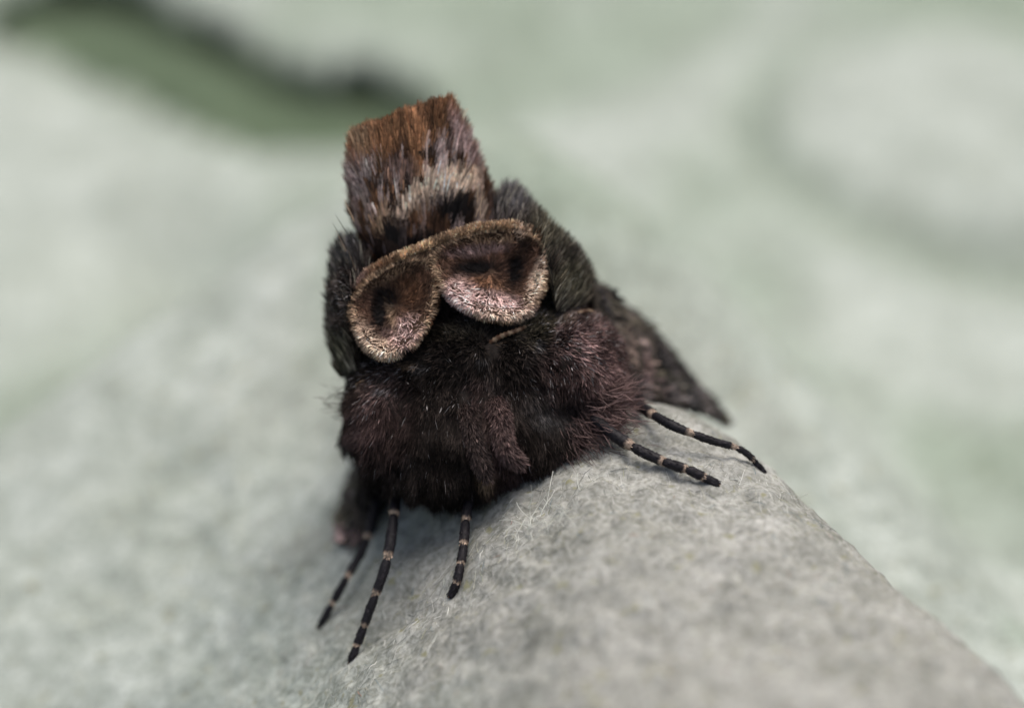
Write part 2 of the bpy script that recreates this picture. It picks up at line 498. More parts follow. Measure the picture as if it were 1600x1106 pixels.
def coat(name, parent, P, Nn, d, length, width, col, tip_gain=1.25, nseg=3, prof=(0.6, 1, 0.85, 0.15), bend=None, mat=None, flat=True):
    N = len(P)
    if bend is None:
        bend = np.zeros((N, 3))
    rnd = rng.normal(0, 0.35 if flat else 3.0, (N, 3))
    side = unit(np.cross(d, unit(Nn + rnd)))
    V, Fq, C = strips(P, d, length, width, bend, side, col, np.clip(col * tip_gain, 0, 1), prof, nseg)
    o = P_(name, V, Fq, mat or M_scale, parent, C)
    o['kind'] = 'stuff'
    return o

# palette (pigment, linear)
BLACK = np.array([0.010, 0.008, 0.008])
DARK = np.array([0.034, 0.027, 0.024])
OLIVE = np.array([0.075, 0.068, 0.045])
GREY = np.array([0.10, 0.095, 0.095])
MAUVE = np.array([0.15, 0.098, 0.092])
RUST = np.array([0.27, 0.135, 0.068])
TAN = np.array([0.52, 0.365, 0.24])
CREAM = np.array([0.70, 0.54, 0.42])
PINK = np.array([0.60, 0.43, 0.41])
BROWN = np.array([0.12, 0.06, 0.032])

DOWN = -U
def body_fur():
    n = 260000
    P, Nn = sample(bv, bt, n, lambda c: np.where((topix(c)[2] < 5.5), 1.0, 0.1))
    px, py, w = topix(P)
    bare = ((np.hypot((px - 765) / 92, (py - 430) / 72) < 1) | (np.hypot((px - 613) / 66, (py - 482) / 80) < 1)) & (w < 3.5)
    P, Nn, px, py, w = P[~bare], Nn[~bare], px[~bare], py[~bare], w[~bare]
    n = len(P)
    out = unit(np.stack([px - 745, -(py - 560), np.zeros(n)], -1)[:, :2] @ np.stack([R, U]))
    out = out * np.clip(np.hypot(px - 745, py - 560) / 170, 0, 1)[:, None] ** 1.5
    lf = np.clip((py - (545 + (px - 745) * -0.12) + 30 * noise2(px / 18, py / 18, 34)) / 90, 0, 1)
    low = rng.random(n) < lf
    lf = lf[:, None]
    d = lf * (Nn * 0.45 + DOWN * 0.8 + out * 0.4) + (1 - lf) * (Nn * 0.28 + out * 0.5 + DOWN * 0.15 + R * 0.1 * np.sign(px - 745)[:, None] + F * 0.3)
    d = d - Nn * np.minimum(0, (d * Nn).sum(1) - 0.12)[:, None]
    # tufts: hairs of one clump lean alike
    cl = np.stack([noise2(px / 22, py / 22, s) for s in (31, 32, 33)], -1)
    d = unit(d + cl * 0.85 + rng.normal(0, 0.16, (n, 3)))
    length = np.where(low, rng.gamma(5.0, 0.025, n) + 0.05, rng.uniform(0.1, 0.25, n))
    width = np.where(low, rng.uniform(0.009, 0.024, n), rng.uniform(0.018, 0.045, n))
    col = blobs(px, py, DARK, [
        (870, 430, 70, 90, 0.6, OLIVE * 0.9, 0.8),
        (800, 330, 40, 55, 0.3, GREY * 0.9, 0.9),
        (545, 450, 40, 90, 0, DARK * 1.5, 0.8),
        (545, 580, 50, 60, 0, OLIVE * 0.6, 0.7),
        (920, 560, 60, 75, 0.4, MAUVE * 0.9, 0.95),
        (955, 640, 45, 50, 0.4, MAUVE * 1.0, 0.9),
        (870, 640, 45, 30, 0.2, GREY * 0.8, 0.55),
        (590, 650, 50, 60, 0, MAUVE * 0.75, 0.8),
        (790, 720, 28, 42, -0.5, MAUVE * 0.9, 0.8),
        (760, 745, 16, 16, 0, TAN * 0.5, 0.8),
        (745, 640, 20, 50, 0, MAUVE * 0.4, 0.7),
        (720, 525, 50, 20, 0, OLIVE * 0.8, 0.6),
        (830, 520, 50, 18, -0.2, OLIVE * 0.9, 0.6),
        (740, 548, 100, 32, -.1, DARK * 0.55, 0.8),
        (655, 575, 9, 8, 0, GREY * 1.3, 0.7), (640, 570, 12, 5, 0, TAN * 0.5, 0.7), (755, 562, 9, 7, 0, GREY * 1.1, 0.7),
        (868, 518, 8, 7, 0, PINK * 0.7, 0.8), (893, 530, 30, 14, 0.3, MAUVE * 1.1, 0.6), (838, 540, 6, 8, 0, GREY * 2, 0.6),
        (600, 610, 12, 5, 0, GREY * 1.6, 0.7), (770, 545, 14, 5, -.5, TAN * 0.4, 0.7), (860, 655, 26, 14, 0, GREY * 1.1, 0.6),
    ])
    length = length * np.where(low, np.clip(1 + 1.5 * noise2(px / 17, py / 24, 35), 0.6, 1.35), 1)
    col = col * np.exp(1.5 * noise2(px / 13, py / 15, 36) + 1.0 * noise2(px / 40, py / 45, 37))[:, None]
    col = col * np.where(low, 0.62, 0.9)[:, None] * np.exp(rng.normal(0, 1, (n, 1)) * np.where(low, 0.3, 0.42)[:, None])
    pale = rng.random(n) < np.where(low | (np.hypot((px - 740) / 120, (py - 550) / 60) < 1), 0.006, 0.11)
    col[pale] = col[pale] * 0.3 + GREY * 2.2
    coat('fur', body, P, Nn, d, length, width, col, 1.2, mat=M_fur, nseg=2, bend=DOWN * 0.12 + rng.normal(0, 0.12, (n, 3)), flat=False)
body_fur()

# --- thorax crest: a wedge-shaped brush of upright scales with a cut-off brown top
def loft(rows):
    """closed rows of points -> skin with capped ends"""
    rows = [np.asarray(r) for r in rows]
    n = len(rows[0]); V = np.concatenate(rows); fs = []
    for k in range(len(rows) - 1):
        for i in range(n):
            j = (i + 1) % n
            fs.append((k * n + i, k * n + j, (k + 1) * n + j, (k + 1) * n + i))
    for k, rev in ((0, True), (len(rows) - 1, False)):
        c = len(V); V = np.vstack([V, rows[k].mean(0)])
        for i in range(n):
            j = (i + 1) % n
            fs.append((c, k * n + j, k * n + i) if rev else (c, k * n + i, k * n + j))
    return V, fs

def tris_of(fs):
    t = []
    for f in fs:
        t.append(f[:3])
        if len(f) == 4: t.append((f[0], f[2], f[3]))
    return np.array(t)

def crest():
    # left and right outline of the brush from its foot to its cut top, with its front and back depth
    ys = np.linspace(0, 1, 9)
    Lx = np.interp(ys, [0, .3, .6, .85, 1], [596, 558, 550, 549, 558]); Ly = np.interp(ys, [0, 1], [432, 214])
    Rx = np.interp(ys, [0, .3, .6, .85, 1], [775, 762, 735, 712, 697]); Ry = np.interp(ys, [0, 1], [390, 162])
    rows = []
    for i, s in enumerate(ys):
        wf = 1.9 - 0.75 * s ** 0.6; wb = 3.9 - 1.3 * s
        th = np.linspace(0, 2 * math.pi, 28, endpoint=False)
        cx_, cy_ = (Lx[i] + Rx[i]) / 2, (Ly[i] + Ry[i]) / 2
        hx, hy = (Rx[i] - Lx[i]) / 2, (Ry[i] - Ly[i]) / 2
        ct, st = np.cos(th), np.sin(th)
        ex = np.sign(ct) * np.abs(ct) ** 0.55; ez = np.sign(st) * np.abs(st) ** 0.7
        rows.append(at(cx_ + hx * ex, cy_ + hy * ex, (wf + wb) / 2 - (wb - wf) / 2 * ez))
    rows = [r_ - F * (0.22 * noise2(topix(r_)[0] / 20, topix(r_)[1] / 45, 86))[:, None] for r_ in rows]
    V, fs = loft(rows)
    o = P_('thorax_crest', V, fs, M_skin, cols=np.tile([0.03, 0.02, 0.016], (len(V), 1)))
    T = tris_of(fs)
    n = 36000
    P, Nn = sample(V, T, n)
    c0 = V.mean(0)
    Nn = np.where(((P - c0) * Nn).sum(1, keepdims=True) < 0, -Nn, Nn)
    px, py, w = topix(P)
    top = 214 - (px - 546) * 52 / 151
    fan = unit((px - 650)[:, None] / 420 * R + U)
    d = unit(fan + Nn * rng.uniform(0.02, 0.2, n)[:, None] + np.stack([noise2(px / 12, py / 25, q_) for q_ in (83, 84, 85)], -1) * 0.4 + rng.normal(0, 0.11, (n, 3)))
    # scales of the flat top stand straight up
    L = rng.uniform(0.22, 0.6, n)
    room = np.maximum(0.12, (py - top) / PXMM + rng.normal(0.1, 0.08, n) + 0.24 * noise2(px / 13, w * 1.5, 81) + 0.10 * noise2(px / 5, w * 4, 82))
    L = np.minimum(L, room)
    mx, my, _ = topix(P + d * (L * 0.5)[:, None])
    v = (my - top) + 9 * fbm(mx / 26, my / 60, 3, 51)            # px below the cut edge
    streak = fbm(mx / 9, my / 60, 3, 44)
    col = np.where(streak[:, None] > 0.02, np.array([0.56, 0.44, 0.41]), BROWN * 0.4)
    col = np.where((np.abs(streak) < 0.07)[:, None], RUST * 1.0, col)
    col = blobs(mx, my, BLACK, [
        (615, 270, 30, 50, 0, BROWN * 1.4, 0.7), (655, 265, 16, 60, 0, RUST * 1.4, 0.7)]) * 0.3 + col * 0.7
    col = blobs(mx, my, [0, 0, 0], []) + col
    cap = np.clip((48 + 20 * noise2(mx / 16, mx * 0, 3) - v) / 14, 0, 1)[:, None]
    col = col * (1 - cap) + cap * (RUST * 0.95)
    over = [
        (590, 232, 30, 22, -.3, RUST * 1.4, 0.55), (560, 225, 14, 20, -.3, TAN * 0.7, 0.6), (680, 185, 22, 24, -.3, BROWN * 0.95, 0.8), (565, 215, 22, 12, -.3, TAN * 0.5, 0.5),
        (655, 235, 9, 40, 0, RUST * 1.9, 0.6),
        (712, 205, 9, 30, -.3, PINK * 0.8, 0.7), (690, 235, 16, 14, 0, PINK * 0.7, 0.5), (738, 250, 10, 40, -.4, MAUVE * 1.2, 0.7),
        (550, 285, 16, 34, 0, PINK * 0.55, 0.7), (625, 268, 22, 16, 0, PINK * 0.6, 0.45), (725, 225, 10, 34, -.35, PINK * 0.8, 0.6), (585, 290, 10, 22, .2, BLACK * 2, .5), (570, 340, 18, 30, -.3, BROWN, 0.6),
        (697, 287, 46, 18, -.1, CREAM * 1.35, 1.0), (640, 315, 44, 17, -.5, CREAM * 1.0, 0.95), (600, 345, 18, 14, -.5, TAN * 1.0, 0.8),
        (748, 318, 8, 34, -.15, CREAM * 0.85, 0.9),
        (665, 350, 30, 22, 0, BROWN * 1.2, 0.6),
        (708, 328, 36, 27, 0, BLACK * 0.6, 1.0), (614, 366, 22, 26, -.3, BLACK * .6, 1.0), (650, 386, 50, 20, -.3, BLACK * .7, 1.0),
        (762, 310, 10, 50, -.3, BROWN * 0.6, 0.8),
    ]
    col = col * (1 + 1.1 * noise2(mx / 6, my / 22, 87))[:, None]
    for it in over:
        f = blobs(mx, my, [0, 0, 0], [(*it[:5], (1, 1, 1), it[6])])
        col = col * (1 - f) + np.asarray(it[5]) * f
    col = col * rng.lognormal(0, 0.38, (n, 1))
    coat('crest_scales', o, P, Nn, d, L, rng.uniform(0.018, 0.06, n), col, 1.15, prof=(0.7, 1, 1, 0.5))
    # a few long stray bristles at the foot of the crest
    N = 14
    sx = rng.choice([0, 1], N, p=[0.6, 0.4])
    bx = np.where(sx == 0, rng.normal(552, 8, N), rng.normal(756, 6, N)); by = np.where(sx == 0, rng.normal(395, 18, N), rng.normal(345, 22, N))
    Pb = at(bx, by, 1.2)
    db = unit(np.where(sx == 0, -0.55, 0.12)[:, None] * R + U + rng.normal(0, 0.14, (N, 3)))
    coat('crest_bristles', o, Pb, np.tile(-F, (N, 1)), db, rng.uniform(0.5, 1.0, N), rng.uniform(0.012, 0.02, N),
         np.where(rng.random((N, 1)) < 0.4, TAN * 0.9, DARK), 1.0, prof=(1, 0.9, 0.6, 0.1))
crest()

# --- shoulder scale lappets (tegulae) that end in ragged points beside the crest
def lappet(outline, tip_dir, cmap, n):
    pts = np.array(outline, float)
    front = at(pts[:, 0], pts[:, 1], pts[:, 2]); back = at(pts[:, 0], pts[:, 1], pts[:, 2] + 0.7)
    c = front.mean(0)
    rows = [c + (front - c) * 0.55 - F * 0.18, front, back]
    V, fs = loft(rows)
    o = P_('shoulder_lappet', V, fs, M_skin, cols=np.tile([0.022, 0.02, 0.018], (len(V), 1)))
    P, Nn = sample(V, tris_of(fs), n)
    Nn = np.where(((P - V.mean(0)) * Nn).sum(1, keepdims=True) < 0, -Nn, Nn)
    px, py, w = topix(P)
    d = unit(np.asarray(tip_dir)[0] * R + np.asarray(tip_dir)[1] * U + Nn * 0.25 + rng.normal(0, 0.14, (n, 3)))
    col = blobs(px, py, DARK * 1.3, cmap) * rng.lognormal(0, 0.6, (n, 1))
    pale = rng.random(n) < 0.12 + 0.15 * noise2(px / 12, py / 12, 39)
    col[pale] = col[pale] * 0.4 + OLIVE * 1.8 + GREY * 0.8
    coat('lappet_scales', o, P, Nn, d, rng.uniform(0.3, 0.6, n), rng.uniform(0.025, 0.055, n), col, 1.35, prof=(0.6, 1, 0.9, 0.2))
lappet([(795, 306, 2.4), (818, 335, 2.2), (845, 365, 1.9), (885, 400, 1.9), (912, 440, 2.1), (905, 480, 1.9), (870, 490, 1.2),
        (862, 420, 0.9), (835, 372, 1.0), (775, 352, 1.4), (776, 320, 2.0)], (0.25, 0.8),
       [(800, 320, 30, 30, 0, GREY * 1.3, 0.9), (850, 380, 40, 22, 0.8, OLIVE * 1.2, 0.7), (885, 455, 25, 30, 0, OLIVE * 1.3, 0.9)], 7000)
lappet([(540, 386, 2.2), (528, 410, 2.2), (521, 460, 2.2), (519, 530, 2.3), (532, 590, 2.2), (560, 580, 1.5), (548, 520, 1.2),
        (548, 460, 1.1), (575, 420, 1.3), (560, 398, 1.7)], (-0.12, 0.9),
       [(540, 400, 22, 40, 0, GREY * 0.7, 0.9), (535, 560, 20, 40, 0, OLIVE * 0.8, 0.9)], 5000)

# --- the two spectacle rings: raised rims of tan scales round dark hollows
def ring(outline, w_in, depth, cmap_px, n, lab):
    pts = np.array(outline, float)
    # resample the outline to an even closed curve
    cl = np.vstack([pts, pts[:1]])
    s = np.concatenate([[0], np.cumsum(np.hypot(*np.diff(cl[:, :2], axis=0).T))])
    m = 56
    q = np.linspace(0, s[-1], m, endpoint=False)
    ox, oy, ow = (np.interp(q, s, cl[:, k]) for k in range(3))
    for _ in range(2):
        ox, oy, ow = ((np.roll(a, 1) + 2 * a + np.roll(a, -1)) / 4 for a in (ox, oy, ow))
    cx_, cy_ = ox.mean(), oy.mean()
    cw = ow.mean()
    prof = [(1.07, 0.75), (1.05, 0.15), (1.01, -0.06), (0.97, -0.14), (0.91, 0.0), (0.77, 0.28), (0.52, 0.55), (0.3, 0.68), (0.1, 0.72)]
    V = []
    for r_, dw in prof:
        wob = 1 + 0.05 * noise2(np.arange(m) * 0.45, np.full(m, r_ * 3), n)
        lip = 0.22 * np.clip((oy - cy_) / 60, 0, 1) * max(0, 1 - abs(r_ - 0.95) * 4)
        V.append(at(cx_ + (ox - cx_) * r_ * wob, cy_ + (oy - cy_) * r_ * wob, ow * min(1, r_ + .1) + cw * (1 - min(1, r_ + .1)) + dw * depth - lip))
    V = np.concatenate(V)
    fs = []
    for k in range(len(prof) - 1):
        for i in range(m):
            j = (i + 1) % m
            fs.append((k * m + i, k * m + j, (k + 1) * m + j, (k + 1) * m + i))
    fs.append(tuple((len(prof) - 1) * m + i for i in range(m)))
    o = P_('spectacle_ring', V, fs, M_skin, cols=np.tile([0.05, 0.03, 0.02], (len(V), 1)))
    o['label'] = lab
    T = tris_of([f for f in fs if len(f) == 4])
    last = fs[-1]
    T = np.vstack([T, [(last[0], last[i], last[i + 1]) for i in range(1, m - 1)]])
    P, Nn = sample(V, T, n)
    Nn = np.where((Nn @ F)[:, None] > 0, -Nn, Nn)
    px, py, w = topix(P)
    # radial position of every scale: 1 on the outline
    ang = np.arctan2(py - cy_, px - cx_)
    oa = np.arctan2(oy - cy_, ox - cx_); orad = np.hypot(ox - cx_, oy - cy_)
    so = np.argsort(oa)
    rad = np.hypot(px - cx_, py - cy_) / np.interp(ang, oa[so], orad[so], period=2 * math.pi)
    outw = unit((px - cx_)[:, None] * R - (py - cy_)[:, None] * U)
    d = unit(outw * np.where(rad > 0.93, 0.9, 0.75)[:, None] + Nn * np.where(rad > 0.93, 0.35, 0.18)[:, None] - F * 0.05 + U * 0.15 + rng.normal(0, 0.27, (n, 3)))
    L = np.where(rad > 0.88, rng.uniform(0.06, 0.19, n), rng.uniform(0.12, 0.3, n))
    mid = P + d * (L * 0.6)[:, None]
    mx, my, _ = topix(mid)
    rr = rad + 0.16 * noise2(mx / 9, my / 9, 61)
    col = np.tile(BROWN * 0.85 + PINK * 0.06, (n, 1))
    rim = np.clip((rr - 0.9) / 0.06, 0, 1)[:, None]
    mott = (0.75 + 0.9 * noise2(mx / 7, my / 7, 63))[:, None]
    col = col * (1 - rim) + (TAN * 0.9 * mott) * rim
    up = np.clip((cy_ - py) / 25, 0, 1)
    outer = np.clip((rr + 0.05 * up - 1.03) / 0.05, 0, 1)[:, None]
    col = col * (1 - outer) + BROWN * 0.5 * outer
    for it in cmap_px:
        f = blobs(mx, my, [0, 0, 0], [(*it[:5], (1, 1, 1), it[6])])
        col = col * (1 - f) + np.asarray(it[5]) * f
    col = col * (1 + 0.7 * noise2(mx / 8, my / 14, 64))[:, None] * rng.lognormal(0, 0.42, (n, 1))
    keep = (rad < 0.9) | (noise2(px / 6, py / 6, n + 5) < 0.22 + 0.12 * rng.normal(0, 1, n))
    P, Nn, d, L, col = P[keep], Nn[keep], d[keep], L[keep], col[keep]; n = len(P)
    coat('ring_scales', o, P, Nn, d, L, rng.uniform(0.013, 0.03, n), col, 1.2, prof=(0.6, 1, 0.9, 0.3))

ring([(672, 405, .95), (700, 379, 1.0), (745, 364, 1.05), (800, 360, 1.1), (836, 372, 1.0), (852, 392, 1.1), (848, 428, 1.0), (834, 470, .8),
      (812, 496, .55), (780, 496, .45), (740, 484, .5), (708, 466, .6), (692, 438, .75), (680, 418, .85)], 1.0, 0.54, [
    (770, 372, 60, 8, -.05, TAN * 0.85, 0.6), (745, 391, 44, 8, -.1, PINK * 0.7, 0.7), (718, 458, 22, 24, .6, PINK * 1.25, 0.9),
    (765, 476, 55, 17, .12, PINK * 1.25, 0.95), (838, 440, 10, 40, .3, CREAM * 1.1, 0.95), (790, 492, 40, 8, .1, CREAM, 0.6),
    (755, 440, 36, 8, .1, BROWN * 1.3, 0.75), (744, 418, 44, 13, -.05, BLACK * 0.8, 1.0), (806, 422, 16, 34, .2, BLACK * 0.6, 1.0),
    (822, 380, 10, 10, 0, BLACK, 0.8), (812, 366, 10, 8, 0, CREAM, 0.7)], 19000,
    'wider tan ring with a pinkish lower bowl on the moth collar')
ring([(668, 408, .95), (640, 406, 1.0), (602, 422, 1.05), (568, 446, 1.1), (553, 480, 1.1), (559, 513, 1.0), (578, 541, .85), (606, 557, .6),
      (638, 541, .5), (662, 508, .55), (676, 470, .65), (678, 435, .8)], 1.0, 0.54, [
    (605, 428, 50, 10, -.5, TAN * 0.8, 0.6), (590, 542, 36, 14, .6, CREAM * 1.1, 0.85), (634, 520, 18, 28, .6, PINK * 1.0, 0.9), (572, 520, 10, 26, -.5, CREAM * 0.8, .6),
    (640, 455, 26, 30, .2, BROWN * 0.95, 0.8), (602, 464, 24, 24, .4, BLACK * 0.7, 1.0), (592, 495, 14, 28, -.1, BLACK * 0.7, 1.0),
    (613, 500, 5, 26, -.3, TAN * 0.6, 0.6), (603, 520, 8, 8, 0, MAUVE, 0.6)], 15000,
    'narrower tan ring with a dark brown hollow on the moth collar')

# raised collar fringe that runs over both rings
def collar():
    xs = [546, 553, 575, 605, 640, 668, 700, 745, 800, 838, 858]
    ysx = [482, 455, 430, 411, 397, 386, 372, 358, 354, 364, 384]
    ws = [1.4, 1.3, 1.2, 1.05, 0.95, 0.9, 0.95, 1.0, 1.05, 1.15, 1.3]
    t0 = np.linspace(0, 1, len(xs)); tq = np.linspace(0, 1, 60)
    C = at(np.interp(tq, t0, xs), np.interp(tq, t0, ysx), np.interp(tq, t0, ws))
    V, fs = tube(C, 0.075 * np.clip(np.sin(tq * math.pi) * 4, 0.3, 1), 8)
    o = P_('collar_fringe', V, fs, M_skin, cols=np.tile(TAN * 0.4, (len(V), 1)))
    n = 7000
    P, Nn = sample(V, tris_of(fs), n)
    i = np.argmin(((P[:, None, :] - C[None]) ** 2).sum(-1), axis=1)
    Nn = unit(P - C[i])
    tang = unit(np.gradient(C, axis=0))[i]
    d = unit(U * 0.8 + Nn * 0.4 - F * 0.25 + rng.normal(0, 0.32, (n, 3)))
    px, py, w = topix(P)
    col = blobs(px, py, TAN * 0.75, [(650, 395, 30, 16, 0, TAN * 1.15, .8), (780, 358, 50, 12, 0, TAN * 0.8, .6), (815, 360, 12, 8, 0, CREAM, .8),
                                     (560, 450, 20, 40, 0, MAUVE * 1.8, .7), (845, 372, 14, 20, 0, BROWN, .8), (600, 418, 24, 14, 0, BROWN * 1.6, .5)])
    col = col * (1 + 1.0 * noise2(px / 9, py / 9, 65))[:, None] * rng.lognormal(0, 0.45, (n, 1))
    coat('fringe_scales', o, P, Nn, d, rng.uniform(0.06, 0.17, n), rng.uniform(0.013, 0.03, n), col, 1.2, prof=(0.6, 1, 0.9, 0.3))

def tube(C, rad, m=10):
    """tube through the points C with radius rad, closed at both ends"""
    C = np.asarray(C); rad = np.broadcast_to(rad, (len(C),))
    T = unit(np.gradient(C, axis=0))
    a = unit(np.cross(T, F + 0.123 * U)); b = np.cross(T, a)
    th = np.linspace(0, 2 * math.pi, m, endpoint=False)
    rows = [C[i] + rad[i] * (np.cos(th)[:, None] * a[i] + np.sin(th)[:, None] * b[i]) for i in range(len(C))]
    return loft(rows)
collar()

# --- eyes, palps, antennae
def ball(name, px, py, w, r, mat, col=None, sub=3, squash=(1, 1, 1)):
    b = bmesh.new(); bmesh.ops.create_icosphere(b, subdivisions=sub, radius=r)
    V = np.array([v.co[:] for v in b.verts]) * np.array(squash); fs = [tuple(v.index for v in f.verts) for f in b.faces]; b.free()
    W = at(px, py, w) + V[:, :1] * R + V[:, 1:2] * U + V[:, 2:] * F
    return P_(name, W, fs, mat, cols=None if col is None else np.tile(col, (len(W), 1)))
ball('eye', 668, 600, 1.2, 0.55, M_eye, squash=(0.8, 1, 0.8))
ball('eye', 838, 585, 1.15, 0.55, M_eye, squash=(0.8, 1, 0.8))

def bezier(p, n):
    """smooth curve through points p (Catmull-Rom)"""
    p = np.asarray(p, float); q = np.vstack([2 * p[0] - p[1], p, 2 * p[-1] - p[-2]])
    out = []
    for t_ in np.linspace(0, len(p) - 1 - 1e-9, n):
        i = int(t_); f = t_ - i
        a, b, c, d = q[i:i + 4]
        out.append(0.5 * (2 * b + (c - a) * f + (2 * a - 5 * b + 4 * c - d) * f * f + (3 * b - a - 3 * c + d) * f ** 3))
    return np.array(out)

def furry_tube(name, pts, r0, r1, pig, n, L, child='palp_scales', jit=0.45):
    C = bezier(at(*np.array(pts, float).T), 24)
    V, fs = tube(C, np.interp(np.linspace(0, 1, 24), [0, .15, .5, .85, 1], [r0 * .6, r0, (r0 + r1) / 2, r1, r1 * 0.35]), 12)
    o = P_(name, V, fs, M_skin, cols=np.tile(np.asarray(pig) * 0.5, (len(V), 1)))
    P, _ = sample(V, tris_of(fs), n)
    i = np.argmin(((P[:, None, :] - C[None]) ** 2).sum(-1), axis=1)
    Nn = unit(P - C[i]); tg = unit(np.gradient(C, axis=0))[i]
    d = unit(tg * 0.9 + Nn * jit + rng.normal(0, 0.15, (n, 3)))
    col = np.asarray(pig) * rng.lognormal(0, 0.5, (n, 1))
    coat(child, o, P, Nn, d, rng.uniform(0.5, 1.0, n) * L, rng.uniform(0.011, 0.022, n), col, 1.2, flat=False)
    return o
furry_tube('palp', [(725, 620, 0.9), (735, 660, 0.4), (748, 710, 0.2), (760, 748, 0.25)], 0.27, 0.17, MAUVE * 0.2 + DARK * 0.4, 5000, 0.24)
furry_tube('palp', [(770, 612, 0.9), (780, 650, 0.4), (790, 700, 0.15), (815, 728, 0.3)], 0.28, 0.2, MAUVE * 0.55, 5000, 0.24)

def antenna(pts):
    C = bezier(at(*np.array(pts, float).T), 60)
    k = np.arange(60)
    V, fs = tube(C, 0.075 * (1 + 0.18 * np.cos(k * math.pi)) * np.interp(k, [0, 5, 59], [1.25, 1, 0.6]), 8)
    cols = np.repeat(np.where((k % 4 < 2)[:, None], TAN * 0.4, BROWN * 0.6), 8, axis=0)
    cols = np.vstack([cols, cols[:1], cols[-1:]])
    P_('antenna', V, fs, M_leg, cols=cols)
antenna([(752, 548, 0.6), (778, 528, 0.42), (806, 517, 0.5), (836, 506, 1.1), (880, 497, 1.6), (925, 487, 2.0), (960, 520, 4.0)])
antenna([(706, 562, 0.6), (672, 570, 0.8), (640, 578, 1.05), (600, 590, 1.4), (560, 600, 1.3), (545, 640, 3.0)])

# --- wings, held like a roof down both flanks
def wing(costa, mid, inner, cmap, seedn):
    n = 26; m = 16
    A, B, Cc = (bezier(at(*np.array(p, float).T), n) for p in (costa, mid, inner))
    ss = np.linspace(0, 1, m)
    G = np.zeros((n, m, 3))
    for j, s in enumerate(ss):
        if s < 0.35: f = s / 0.35; G[:, j] = A * (1 - f) + B * f
        else: f = (s - 0.35) / 0.65; G[:, j] = B * (1 - f) + Cc * f
    for _ in range(2):
        G[:, 1:-1] = (G[:, :-2] + 2 * G[:, 1:-1] + G[:, 2:]) / 4
    du = np.gradient(G, axis=0); dv = np.gradient(G, axis=1)
    Nn = unit(np.cross(du, dv))
    if (Nn[n // 2, m // 2] @ U) < 0: Nn = -Nn
    ii, jj = np.meshgrid(np.arange(n), np.arange(m), indexing='ij')
    # scale tufts and veins stand up from the membrane
    bump = (0.45 * noise2(ii / 1.8, jj / 2.2, seedn) + 0.12 * np.cos(ii * 1.1)) * np.interp(ii, [0, 16, n - 1], [1, 1, 0.1])
    top = G + Nn * (bump + 0.1)[..., None]; bot = G - Nn * 0.05
    V = np.concatenate([top.reshape(-1, 3), bot.reshape(-1, 3)])
    idx = np.arange(n * m).reshape(n, m); fs = []
    for a in range(n - 1):
        for b in range(m - 1):
            q = (idx[a, b], idx[a + 1, b], idx[a + 1, b + 1], idx[a, b + 1])
            fs.append(q); fs.append(tuple(i + n * m for i in q[::-1]))
    ring_ = list(idx[:, 0]) + list(idx[-1, 1:]) + list(idx[-2::-1, -1]) + list(idx[0, -2:0:-1])
    for a, b in zip(ring_, ring_[1:] + ring_[:1]):
        fs.append((a, a + n * m, b + n * m, b))
    o = P_('forewing', V, fs, M_skin, cols=np.tile([0.04, 0.034, 0.028], (len(V), 1)))
    cnt = 9000
    P, Ns = sample(V, tris_of(fs), cnt)
    c = V.mean(0)
    near = np.argmin(((P[:, None, :] - G.reshape(-1, 3)[None, ::3]) ** 2).sum(-1), axis=1) * 3
    Nr = Nn.reshape(-1, 3)[near]
    Ns = np.where((Ns * Nr).sum(1, keepdims=True) < 0, -Ns, Ns) * np.where(rng.random((cnt, 1)) < 2, 1, 1)
    du_ = unit(du.reshape(-1, 3)[near])
    d = unit(du_ + Ns * rng.uniform(0.05, 0.35, cnt)[:, None] + rng.normal(0, 0.15, (cnt, 3)))
    px, py, w = topix(P)
    band = np.cos(near // m * 1.1)[:, None]
    col = np.where(band > 0.4, DARK * 0.5, np.where(band > -0.4, OLIVE * 0.6, GREY * 0.5 + MAUVE * 0.15))
    for it in cmap:
        f = blobs(px, py, [0, 0, 0], [(*it[:5], (1, 1, 1), it[6])])
        col = col * (1 - f) + np.asarray(it[5]) * f
    col = col * rng.lognormal(0, 0.45, (cnt, 1))
    coat('wing_scales', o, P, Ns, d, rng.uniform(0.2, 0.45, cnt) * np.interp(near // m, [0, 18, n - 1], [1, 1, 0.5]), rng.uniform(0.05, 0.1, cnt), col, 1.2, prof=(0.7, 1, 1, 0.5))
def over(px, py, w):
    return (px, py, min(w, ground_hit(px, py, -8, 30) - 0.3))
wing([over(945, 560, 2.2), over(985, 612, 3.0), over(1035, 628, 4.0), over(1085, 640, 4.4), over(1138, 664, 6.2)],
     [(912, 436, 2.6), over(965, 476, 3.6), over(1010, 512, 4.8), over(1066, 575, 5.6), over(1134, 657, 6.4)],
     [(850, 430, 4.0), (850, 410, 6.5), (850, 410, 9.0), (860, 420, 11.0), (890, 450, 12.5)],
     [(965, 530, 40, 40, .8, OLIVE * 0.9 + MAUVE * 0.3, 0.6), (1000, 570, 14, 50, -.4, MAUVE * 1.3, 0.6), (1030, 560, 12, 50, -.5, BLACK, 0.6), (1080, 620, 40, 20, .7, GREY * 0.4, 0.6)], 71)
wing([(550, 640, 2.6), (553, 700, 3.4), over(580, 790, 4.0), over(560, 845, 5.0), over(530, 850, 5.6)],
     [(560, 560, 3.6), (566, 650, 4.6), over(572, 740, 5.2), over(562, 780, 5.6), over(530, 800, 5.8)],
     [(630, 470, 5.0), (650, 450, 7.5), (660, 450, 9.5), (670, 460, 11.5), (660, 480, 12.5)],
     [(545, 835, 22, 14, 0, PINK * 0.6, 0.8), (535, 800, 18, 20, 0, OLIVE * 1.2, 0.6), (590, 820, 24, 30, 0, BLACK, 0.8)], 77)

